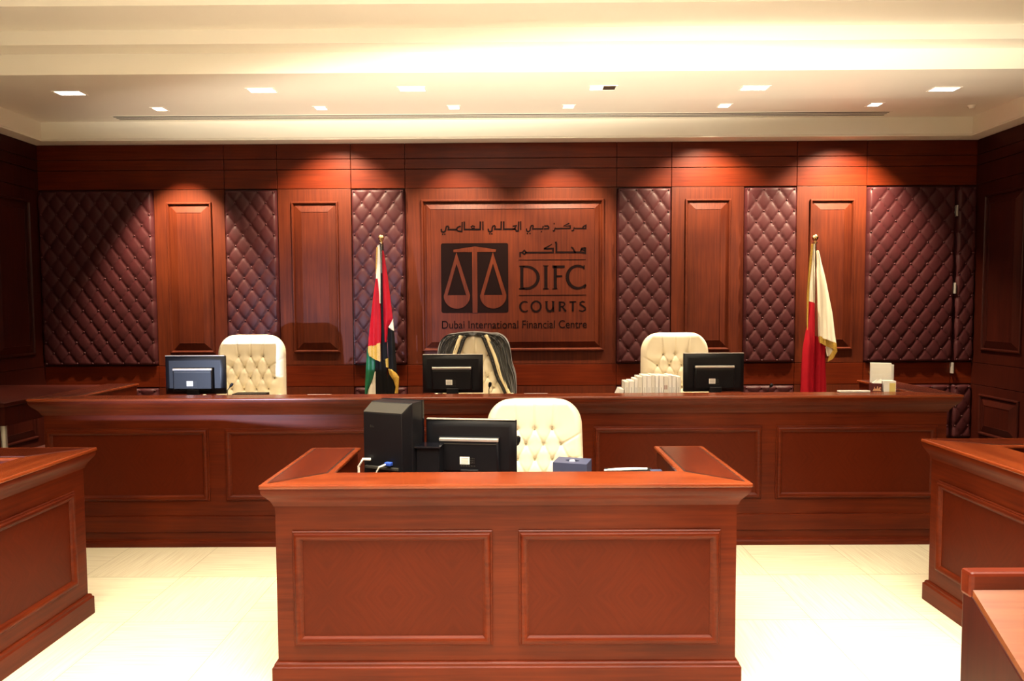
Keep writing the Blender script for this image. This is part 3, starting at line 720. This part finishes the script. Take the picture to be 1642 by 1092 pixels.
# boxy computer with sloped top rim on the clerk desk
r = empty('desktop_computer', (-0.605, 3.34, 0.76), radians(-23)); r.scale = (0.86, 0.9, 1.02); tag(r, 'boxy black desktop computer with a sloped rim and blue plug on the clerk desk', 'computer')
bd = MB()
F = lambda u, v, q: (u, -q, v)
bd.frame(F, -0.14, 0.135, 0.05, 0.41, [(0, -0.10), (0.0, 0.0), (0.004, 0.004)], 0)
bd.add([(-0.136, -0.004, 0.054), (0.131, -0.004, 0.054), (0.131, -0.004, 0.406), (-0.136, -0.004, 0.406), (-0.134, -0.085, 0.065), (0.122, -0.085, 0.065), (0.122, -0.085, 0.366), (-0.134, -0.085, 0.366)],
       [(4, 5, 6, 7), (0, 1, 5, 4), (1, 2, 6, 5), (2, 3, 7, 6), (3, 0, 4, 7)])
bd.build('housing', M['black'], r, bevel=0.004)
sl = [(-0.134, -0.006, 0.404), (0.129, -0.006, 0.404), (0.121, -0.0845, 0.368), (-0.132, -0.0845, 0.368)]
MB().add([(p[0], p[1]-0.001, p[2]+0.002) for p in sl]+[(p[0], p[1]+0.002, p[2]-0.002) for p in sl], [(0, 1, 2, 3), (4, 5, 6, 7), (0, 1, 5, 4), (1, 2, 6, 5), (2, 3, 7, 6), (3, 0, 4, 7)]).build('sloped_rim', M['grey'], r)
MB().box(-0.142, 0.137, 0.10, 0.125, 0.048, 0.414).build('bezel', M['blackgloss'], r, bevel=0.004)
MB().box(-0.10, 0.10, -0.06, 0.06, 0.0, 0.05).build('foot', M['black'], r, bevel=0.004)
MB().box(-0.12, 0.10, -0.10, -0.08, 0.100, 0.112).build('port_ledge', M['grey'], r, bevel=0.002)
q = MB()
for k in range(3): q.box(-0.088+k*0.011, -0.084+k*0.011, -0.0865, -0.084, 0.296, 0.308-k*0.003)
q.build('mark', M['grey'], r)
pl = MB().box(0.02, 0.06, -0.112, -0.085, 0.122, 0.138).build('blue_plug', M['blue'], r, bevel=0.003)
MB().tube([(0.03, -0.11, 0.129), (0.0, -0.13, 0.118), (-0.025, -0.135, 0.08), (-0.04, -0.12, 0.0)], 0.0045, 8).build('cable', M['paper2'], pl, smooth=True)
MB().tube([(-0.085, -0.09, 0.142), (-0.115, -0.12, 0.146), (-0.14, -0.125, 0.11), (-0.145, -0.12, 0.05), (-0.135, -0.11, 0.0)], 0.007, 8).build('power_cable', M['paper2'], r, smooth=True)
# small black box with a flat black lid beside it
r = empty('speaker_box', (-0.42, 3.36, 0.76), radians(-6)); tag(r, 'small plain black box between the boxy computer and the clerk monitor', 'box')
MB().box(-0.06, 0.055, -0.05, 0.05, 0, 0.195).build('box_body', M['black'], r, bevel=0.004)
MB().box(-0.072, 0.062, -0.06, 0.06, 0.195, 0.203).build('lid', M['blackgloss'], r, bevel=0.002)

# microphones
def mic(label, loc, pts, head_r=0.011, hl=0.035):
    r = empty('microphone', loc); tag(r, label, 'microphone', 'gooseneck microphones')
    MB().lathe([(0.0001, 0), (0.045, 0), (0.042, 0.015), (0.012, 0.022), (0.0001, 0.022)], (0, 0, 0), 20).build('base', M['black'], r, smooth=True)
    MB().tube([(0, 0, 0.02)]+pts, 0.0035, 8).build('gooseneck', M['black'], r, smooth=True)
    a = Vector(pts[-1]); d = (a-Vector(pts[-2] if len(pts) > 1 else (0, 0, 0.02))).normalized()
    MB().tube([a-d*0.004, a+d*0.004, a+d*hl*0.5, a+d*hl*0.9, a+d*hl], [0.004, head_r*0.75, head_r, head_r*0.8, 0.002], 12).build('head', M['black'], r, smooth=True)
mic('gooseneck microphone leaning in front of the chair with the keyboard', (-2.125, 5.02, 0.96), [(0.0, 0, 0.075), (0.02, 0.0, 0.10)])
mic('upright gooseneck microphone in front of the gown draped chair', (-0.19, 5.02, 0.96), [(0.0, 0, 0.07), (0.004, 0.0, 0.09)], 0.013, 0.038)
mic('small microphone tip behind the bench edge near the red and white flag', (1.87, 5.02, 0.96), [(0.0, 0, 0.06), (0.015, 0.0, 0.08)], 0.013, 0.03)
mic('black microphone head showing past the edge of the clerk monitor', (-0.02, 3.52, 0.76), [(0.02, 0, 0.13), (0.028, 0.0, 0.165)], 0.016, 0.05)

# keyboard and thin papers on the bench
r = empty('keyboard', (-1.94, 5.0, 0.96)); tag(r, 'keyboard lying behind the bench edge before the cream chair', 'keyboard')
MB().box(-0.13, 0.12, -0.06, 0.06, 0, 0.038).build('keyboard_case', M['grey'], r, bevel=0.003)
k = MB()
for i in range(12):
    for j in range(4): k.box(-0.122+i*0.02, -0.106+i*0.02, -0.052+j*0.027, -0.03+j*0.027, 0.038, 0.056)
k.build('keys', M['black'], r)
for x, lb in ((-1.48, 'thin stack of white paper lying between the keyboard and the flag'), (0.16, 'thin stack of white paper lying past the gown draped chair')):
    o = MB().box(x-0.09, x+0.09, 4.95, 5.15, 0.96, 0.985).build('paper_stack', M['white']); tag(o, lb, 'paper', 'thin paper stacks')

# booklets standing behind the bench edge
hs = [0.075, 0.10, 0.135, 0.125, 0.15, 0.145, 0.16, 0.152, 0.158, 0.155, 0.16, 0.158, 0.155, 0.158, 0.152, 0.15]
G = 'white booklets standing on the bench'
x = 0.79; n = 0
random.seed(5)
descr = ['white booklet standing upright in the packed row before the bench chair']
for i in range(13):
    wd = 0.024+0.012*random.random()
    hgt = 0.025+(0.115, 0.12, 0.135, 0.15, 0.16, 0.158, 0.162, 0.158, 0.16, 0.156, 0.16, 0.156, 0.15)[i]
    bk = MB().box(0, wd-0.002, 0, 0.15, 0, hgt); 
    o = bk.build('booklet', M['white'] if i % 3 else M['paper2'], bevel=0.0015); o.location = (x, 4.86+random.random()*0.015, 0.96)
    tag(o, 'white booklet standing upright in the packed row behind the bench edge', 'booklet', G)
    if i == 9:
        o['label'] = 'booklet with a small reddish block printed on its spine in the white row'
        p = MB()
        for q_ in range(4): p.box(0.003+q_*0.006, 0.007+q_*0.006, -0.001, 0.001, 0.085, 0.115)
        p.build('spine_print', M['print_red'], o)
    else:
        p = MB().box(wd*0.4, wd*0.4+0.002, -0.0008, 0.001, 0.03+0.03*random.random(), 0.10); p.build('spine_print', M['print'], o)
    x += wd+0.001
o = MB().prism([(-0.055, 0), (0.0, 0), (0.012, 0.085), (-0.015, 0.088)], 0, 0.14, 0, lambda a, b, c: (a, c, b)).build('booklet', M['white']); o.location = (0.772, 4.87, 0.96)
tag(o, 'white booklet leaning against the end of the packed row', 'booklet', G)

# things at the far end of the bench
o = empty('spiral_notebook', (2.355, 4.705, 1.035)); tag(o, 'white spiral notebook lying on the bench edge beside the red and white flag', 'notebook')
MB().box(-0.105, 0.105, 0.0, 0.045, 0.002, 0.014).build('pages', M['white'], o, bevel=0.002)
k = MB()
for i in range(24):
    k.lathe([(0.0075, -0.001), (0.009, 0.0), (0.0075, 0.001), (0.006, 0.0), (0.0075, -0.001)], (-0.10+i*0.0087, 0.0, 0.0095), 10, 0, Matrix.Rotation(pi/2, 3, 'Y'))
k.build('spiral', M['silver'], o, smooth=True)
r = empty('leaflet_stack', (2.66, 4.93, 0.96), radians(-18)); tag(r, 'tall upright stack of white leaflets at the far end of the bench', 'leaflets')
MB().box(-0.075, 0.06, 0.0, 0.035, 0, 0.26).build('leaflet_pages', M['white'], r, bevel=0.002)
MB().box(-0.05, 0.082, 0.038, 0.06, 0, 0.247).build('back_leaflets', M['white'], r, bevel=0.002)
p = MB()
for i in range(14): p.box(-0.068, 0.03+0.018*((i*7) % 3), -0.0008, 0.001, 0.10+i*0.009, 0.1018+i*0.009)
p.build('print_lines', M['paper2'], r)
r = empty('tissue_packet', (2.565, 4.82, 0.96), radians(-14)); tag(r, 'small maroon box with a peach flower print and white tissue', 'tissue box')
MB().box(-0.033, 0.033, 0, 0.08, 0, 0.125).build('box_body', M['boxred'], r, bevel=0.002)
fl = MB()
for a in (0, 55, -55):
    fl.prism([(sin(radians(a+t))*0.018*0.35*(1) + sin(radians(a))*0.018+0.006*cos(radians(t*2)), 0.084+cos(radians(a))*0.012+0.010*sin(radians(t*2))) for t in range(0, 180, 20)], 0, 0.001, 0, lambda x_, z_, h: (x_, -0.0002-h, z_))
fl.prism([(-0.028, 0.072), (0.028, 0.072), (0.02, 0.089), (-0.02, 0.089)], 0, 0.001, 0, lambda x_, z_, h: (x_, -0.0002-h, z_))
fl.build('flower_print', M['peach'], r)
MB().add([(-0.02, 0.02, 0.125), (0.035, 0.02, 0.125), (0.035, 0.06, 0.125), (-0.02, 0.06, 0.125), (0.01, 0.03, 0.153), (0.035, 0.035, 0.157), (0.04, 0.05, 0.155), (0.015, 0.055, 0.15)],
         [(0, 1, 5, 4), (1, 2, 6, 5), (2, 3, 7, 6), (3, 0, 4, 7), (4, 5, 6, 7)]).build('tissue', M['white'], r)
r = empty('yellow_box', (2.655, 4.80, 0.96), radians(-8)); tag(r, 'small white carton with a yellow printed side before the leaflets', 'box')
MB().box(-0.048, 0.032, 0, 0.07, 0, 0.145).build('carton', M['white'], r, bevel=0.002)
MB().box(-0.012, 0.028, -0.001, 0.002, 0.04, 0.13).build('yellow_print', M['yellow'], r)

# tissue box and papers on the clerk desk
r = empty('tissue_box', (0.287, 3.38, 0.76), radians(-17)); tag(r, 'slate blue tissue box with an oval opening on the clerk desk', 'tissue box')
def ring(rx, ry, n=24): return [(rx*cos(2*pi*i/n), ry*sin(2*pi*i/n)) for i in range(n)]
tb = MB(); tw, td, th = 0.085, 0.065, 0.115
ca = atan2(td, tw)
angs = sorted([2*pi*i/20+0.02 for i in range(20)]+[ca, pi-ca, pi+ca, 2*pi-ca])
outer = []; inner = []
for a in angs:
    k = 1/max(abs(cos(a))/tw, abs(sin(a))/td); outer.append((k*cos(a), k*sin(a))); inner.append((0.036*cos(a), 0.022*sin(a)))
tb.add([(x, y, 0) for x, y in outer]+[(x, y, th) for x, y in outer]+[(x, y, th) for x, y in inner]+[(x, y, th-0.05) for x, y in inner],
       [(i, (i+1) % 24, 24+(i+1) % 24, 24+i) for i in range(24)]+[(24+i, 24+(i+1) % 24, 48+(i+1) % 24, 48+i) for i in range(24)]+[(48+i, 48+(i+1) % 24, 72+(i+1) % 24, 72+i) for i in range(24)])
tb.build('carton', M['tissuebox'], r)
MB().add([(x, y, th-0.02) for x, y in ring(0.034, 0.020)], [tuple(range(24))]).build('opening', M['black'], r)
MB().add([(-0.02, -0.012, th-0.018), (0.015, -0.014, th-0.018), (0.02, 0.008, th-0.018), (-0.01, 0.012, th-0.018), (-0.012, -0.004, th+0.004), (0.012, -0.006, th+0.001), (0.008, 0.006, th+0.004)],
         [(0, 1, 5, 4), (1, 2, 6, 5), (2, 3, 4, 6), (3, 0, 4), (4, 5, 6)]).build('tissue', M['white'], r)
r = empty('paper_tray', (0.60, 3.42, 0.76)); tag(r, 'low tray holding a white roll beside the clerk desk wing', 'tray')
MB().box(-0.14, 0.10, -0.06, 0.06, 0, 0.053).build('tray_body', M['black'], r, bevel=0.004)
o = MB().tube([(0.45, 3.41, 0.818), (0.52, 3.41, 0.821), (0.60, 3.42, 0.821), (0.67, 3.43, 0.819)], [0.004, 0.008, 0.008, 0.006], 10).build('paper_roll', M['white'], smooth=True)
tag(o, 'thin white paper roll lying on the low tray of the clerk desk', 'paper')
o = MB().box(0.67, 0.725, 3.25, 3.36, 0.76, 0.835).build('plastic_wallet', M['tissuebox'], bevel=0.003); tag(o, 'bluish plastic wallet tucked against the clerk desk wing', 'wallet')

# ================================================================== flags
def flag(name, label, x, y, px0, py0, polx, panels, fringe, ztop):
    r = empty(name, (x, y, 0.25)); tag(r, label, 'flag', 'standing flags behind the bench')
    K = y/1095/4.04
    def Z(py): return ztop-0.25-(py-68)*K
    def X(px): return (px-polx)*K
    p = MB(); p.lathe([(0.0001, 0), (0.16, 0), (0.155, 0.02), (0.05, 0.035), (0.02, 0.06), (0.0001, 0.06)], (0, 0, 0), 28); p.build('base', M['brass'], r, smooth=True)
    MB().lathe([(0.012, 0.05), (0.012, Z(100))], (0, 0, 0), 14).build('pole', M['chrome'], r, smooth=True)
    zf = Z(68)
    MB().lathe([(0.012, zf-0.06), (0.02, zf-0.055), (0.022, zf-0.045), (0.01, zf-0.038), (0.012, zf-0.03), (0.024, zf-0.018), (0.030, zf), (0.025, zf+0.016), (0.014, zf+0.026), (0.0001, zf+0.03)], (0, 0, 0), 18).build('finial', M['brass'], r, smooth=True)
    def res(pl, t):
        n = len(pl)-1; s = t*n; i = min(int(s), n-1); q = s-i
        return (pl[i][0]+(pl[i+1][0]-pl[i][0])*q, pl[i][1]+(pl[i+1][1]-pl[i][1])*q)
    cl = MB(); mats = [M['f_red'], M['f_white'], M['f_green'], M['f_black'], M['gold']]
    for (mi, dy, bulge, A, B) in panels+[(4, d, b, A, B) for d, b, A, B in fringe]:
        fg = MB(); tgt = fg if mi == 4 else cl
        def fn(u, v):
            a = res(A, v); b = res(B, v); px = a[0]+(b[0]-a[0])*u; py = a[1]+(b[1]-a[1])*u
            grow = max(0.25, min(1, (py-60)/700))
            return (X(px), -dy*grow-bulge*sin(pi*u)*grow-0.006*sin(px*0.16)*grow, Z(py))
        nu, nv = 13, 31
        n0 = len(tgt.v)
        tgt.grid(nu, nv, fn, mi)
        # back side, to give the fold its own body
        tgt.grid(nu, nv, lambda u, v: (lambda q: (q[0], q[1]+0.012+0.02*sin(pi*u), q[2]))(fn(u, v)), mi)
        if mi == 4:
            fg.m = [0]*len(fg.m); fg.build('gold_fringe', M['gold'], r, smooth=True, sharp=80)
    cl.build('flag_cloth', mats, r, smooth=True, sharp=80)
RED, WHI, GRE, BLK = 0, 1, 2, 3
flag('national_flag', 'furled red, white, green and black flag with gold fringe on a chrome pole', -1.236, 6.4, 570, 370, 176, [
    (RED, 0.05, 0.03, [(140, 330), (125, 430), (108, 560), (97, 660), (88, 770)], [(152, 330), (164, 430), (170, 560), (172, 650), (170, 750)]),
    (WHI, 0.04, 0.015, [(152, 120), (145, 200), (140, 330), (150, 400), (160, 490)], [(168, 110), (170, 220), (170, 330), (170, 400), (169, 490)]),
    (BLK, 0.02, 0.015, [(160, 108), (164, 260), (166, 500), (168, 900)], [(188, 108), (192, 260), (196, 500), (210, 900)]),
    (RED, 0.035, 0.025, [(182, 150), (182, 300), (184, 480), (186, 590), (188, 650), (192, 740)], [(190, 150), (213, 300), (234, 480), (247, 592), (216, 645), (206, 740)]),
    (WHI, 0.03, 0.008, [(246, 588), (215, 640), (216, 650)], [(247, 592), (252, 655), (253, 670)]),
    (BLK, 0.03, 0.025, [(214, 642), (212, 720), (214, 800), (215, 920), (205, 1000), (200, 1120)], [(253, 668), (258, 760), (262, 860), (268, 940), (264, 1000), (264, 1120)]),
    (GRE, 0.035, 0.02, [(78, 780), (73, 850), (65, 950), (60, 1060), (55, 1150)], [(95, 800), (132, 865), (126, 930), (80, 1060), (62, 1150)]),
    (WHI, 0.03, 0.012, [(126, 930), (105, 1000), (78, 1060), (60, 1150)], [(132, 930), (130, 1000), (130, 1060), (130, 1150)]),
    (BLK, 0.025, 0.03, [(130, 860), (129, 960), (128, 1060), (128, 1150)], [(205, 860), (205, 960), (205, 1060), (205, 1150)]),
], [
    (0.065, 0.012, [(90, 766), (90, 800), (96, 828)], [(168, 742), (168, 800), (168, 866)]),
    (0.05, 0.006, [(146, 130), (141, 200), (139, 300)], [(156, 125), (152, 200), (142, 300)]),
    (0.06, 0.008, [(216, 912), (224, 950), (250, 985), (262, 1030), (256, 1070)], [(240, 915), (272, 945), (286, 965), (283, 1010), (278, 1070)]),
    (0.04, 0.006, [(196, 850), (198, 880), (200, 900)], [(214, 842), (216, 880), (216, 905)]),
], 2.287)
flag('city_flag', 'furled red and white flag with gold fringe on a chrome pole', 2.802, 6.4, 1260, 370, 183, [
    (WHI, 0.04, 0.015, [(168, 110), (158, 240), (148, 400), (146, 480)], [(184, 110), (184, 240), (182, 400), (180, 492)]),
    (RED, 0.045, 0.035, [(146, 478), (130, 620), (106, 780), (96, 900), (92, 1040), (90, 1140)], [(180, 492), (182, 620), (182, 780), (182, 900), (182, 1040), (182, 1140)]),
    (WHI, 0.06, 0.03, [(193, 150), (194, 300), (195, 450), (197, 600), (199, 705)], [(203, 155), (235, 280), (265, 420), (292, 580), (313, 750)]),
    (RED, 0.03, 0.03, [(188, 700), (184, 800), (182, 900), (180, 1040), (180, 1140)], [(248, 735), (250, 800), (256, 900), (265, 1040), (268, 1140)]),
    (WHI, 0.055, 0.005, [(248, 762), (252, 800), (262, 832)], [(292, 785), (300, 800), (300, 815)]),
], [
    (0.05, 0.006, [(160, 110), (148, 240), (132, 430), (126, 620), (128, 760)], [(170, 110), (159, 240), (143, 430), (136, 620), (134, 760)]),
    (0.065, 0.012, [(199, 700), (200, 720), (202, 742)], [(250, 712), (250, 735), (250, 768)]),
    (0.065, 0.012, [(250, 712), (250, 735), (250, 768)], [(313, 748), (314, 770), (314, 795)]),
    (0.066, 0.006, [(290, 785), (268, 830), (258, 868)], [(315, 785), (317, 800), (300, 838)]),
], 2.268)

# ================================================================== ceiling fixtures
def dbl(label, x, y, dead=False):
    r = empty('ceiling_light', (x, y, 3.42)); tag(r, label, 'ceiling light', 'double downlights')
    P = lambda u, v, h: (u, v, -h)
    MB().frame(P, -0.115, 0.115, -0.062, 0.062, [(0, 0), (0, 0.004), (0.010, 0.004), (0.014, 0.001)], 0).build('frame', M['plaster'], r)
    for s in (-1, 1):
        lit = not (dead and s > 0)
        MB().box(min(s*0.004, s*0.101), max(s*0.004, s*0.101), -0.048, 0.048, -0.0025, -0.0005).build('lamp', M['lamp'] if lit else M['slot'], r)
    spot('lamp_light', (x, y, 3.40), (x, y-0.12, 0), 240 if not dead else 150, 66, 0.8, (1, 0.84, 0.62), 0.06)
for (x, y), lb in zip([(-3.657, 5.72), (-2.057, 5.68), (-0.825, 5.67), (0.732, 5.67), (1.98, 5.70), (3.568, 5.76)],
    ['leftmost of the six double downlights in the ceiling', 'second double downlight from the dim corner', 'double downlight before the middle of the ceiling, nearest the emblem side',
     'double downlight with one lamp unlit', 'double downlight nearest the slot end over the booklets', 'rightmost of the six double downlights in the ceiling']):
    dbl(lb, x, y, 'unlit' in lb)
def small(label, x, target, power, angle, blend=0.25):
    y = 6.40
    r = empty('ceiling_spotlight', (x, y, 3.48)); tag(r, label, 'ceiling light', 'square spotlights along the slot')
    P = lambda u, v, h: (u, v, -h)
    MB().frame(P, -0.062, 0.062, -0.062, 0.062, [(0, 0), (0, 0.004), (0.010, 0.004), (0.014, 0.001)], 0).build('frame', M['plaster'], r)
    MB().box(-0.046, 0.046, -0.046, 0.046, -0.0025, -0.0005).build('lamp', M['lamp'], r)
    spot('spot_light', (x, y, 3.465), target, power, angle, blend, (1, 0.80, 0.54), 0.03)
small('square spotlight over the end of the air slot by the dim corner', -3.267, (-3.42, 7, 1.05), 800, 66, 0.6)
small('second square spotlight from the dim corner', -1.777, (-1.78, 7, 1.5), 480, 102, 0.75)
small('square spotlight above the middle, on the flag with green side', -0.547, (-0.55, 7, 1.3), 350, 80, 0.7)
small('square spotlight above the middle, on the booklets side', 0.511, (0.45, 7, 1.3), 350, 80, 0.7)
small('square spotlight above the raised panel over the booklets', 1.947, (1.9, 7, 1.5), 500, 104, 0.75)
small('square spotlight over the brightly lit panel behind the red and white flag', 3.329, (3.2, 7, 1.6), 760, 98, 0.75)
r = empty('air_slot', (0, 0, 3.48)); tag(r, 'long narrow dark air slot running along the ceiling', 'vent')
MB().box(-3.84, 3.60, 6.62, 6.76, -0.002, 0.0).build('slot_back', M['slot'], r)
for y in (6.612, 6.662, 6.708, 6.756):
    MB().box(-3.85, 3.61, y, y+0.009, -0.005, -0.0015).build('slat', M['plaster'], r)
o = MB().lathe([(0.0001, -0.03), (0.02, -0.028), (0.025, -0.015), (0.035, -0.004), (0.035, 0)], (4.25, 6.45, 3.48), 16).build('sprinkler', M['plaster'], smooth=True)
tag(o, 'tiny round sprinkler on the ceiling near the dark side wall', 'sprinkler')
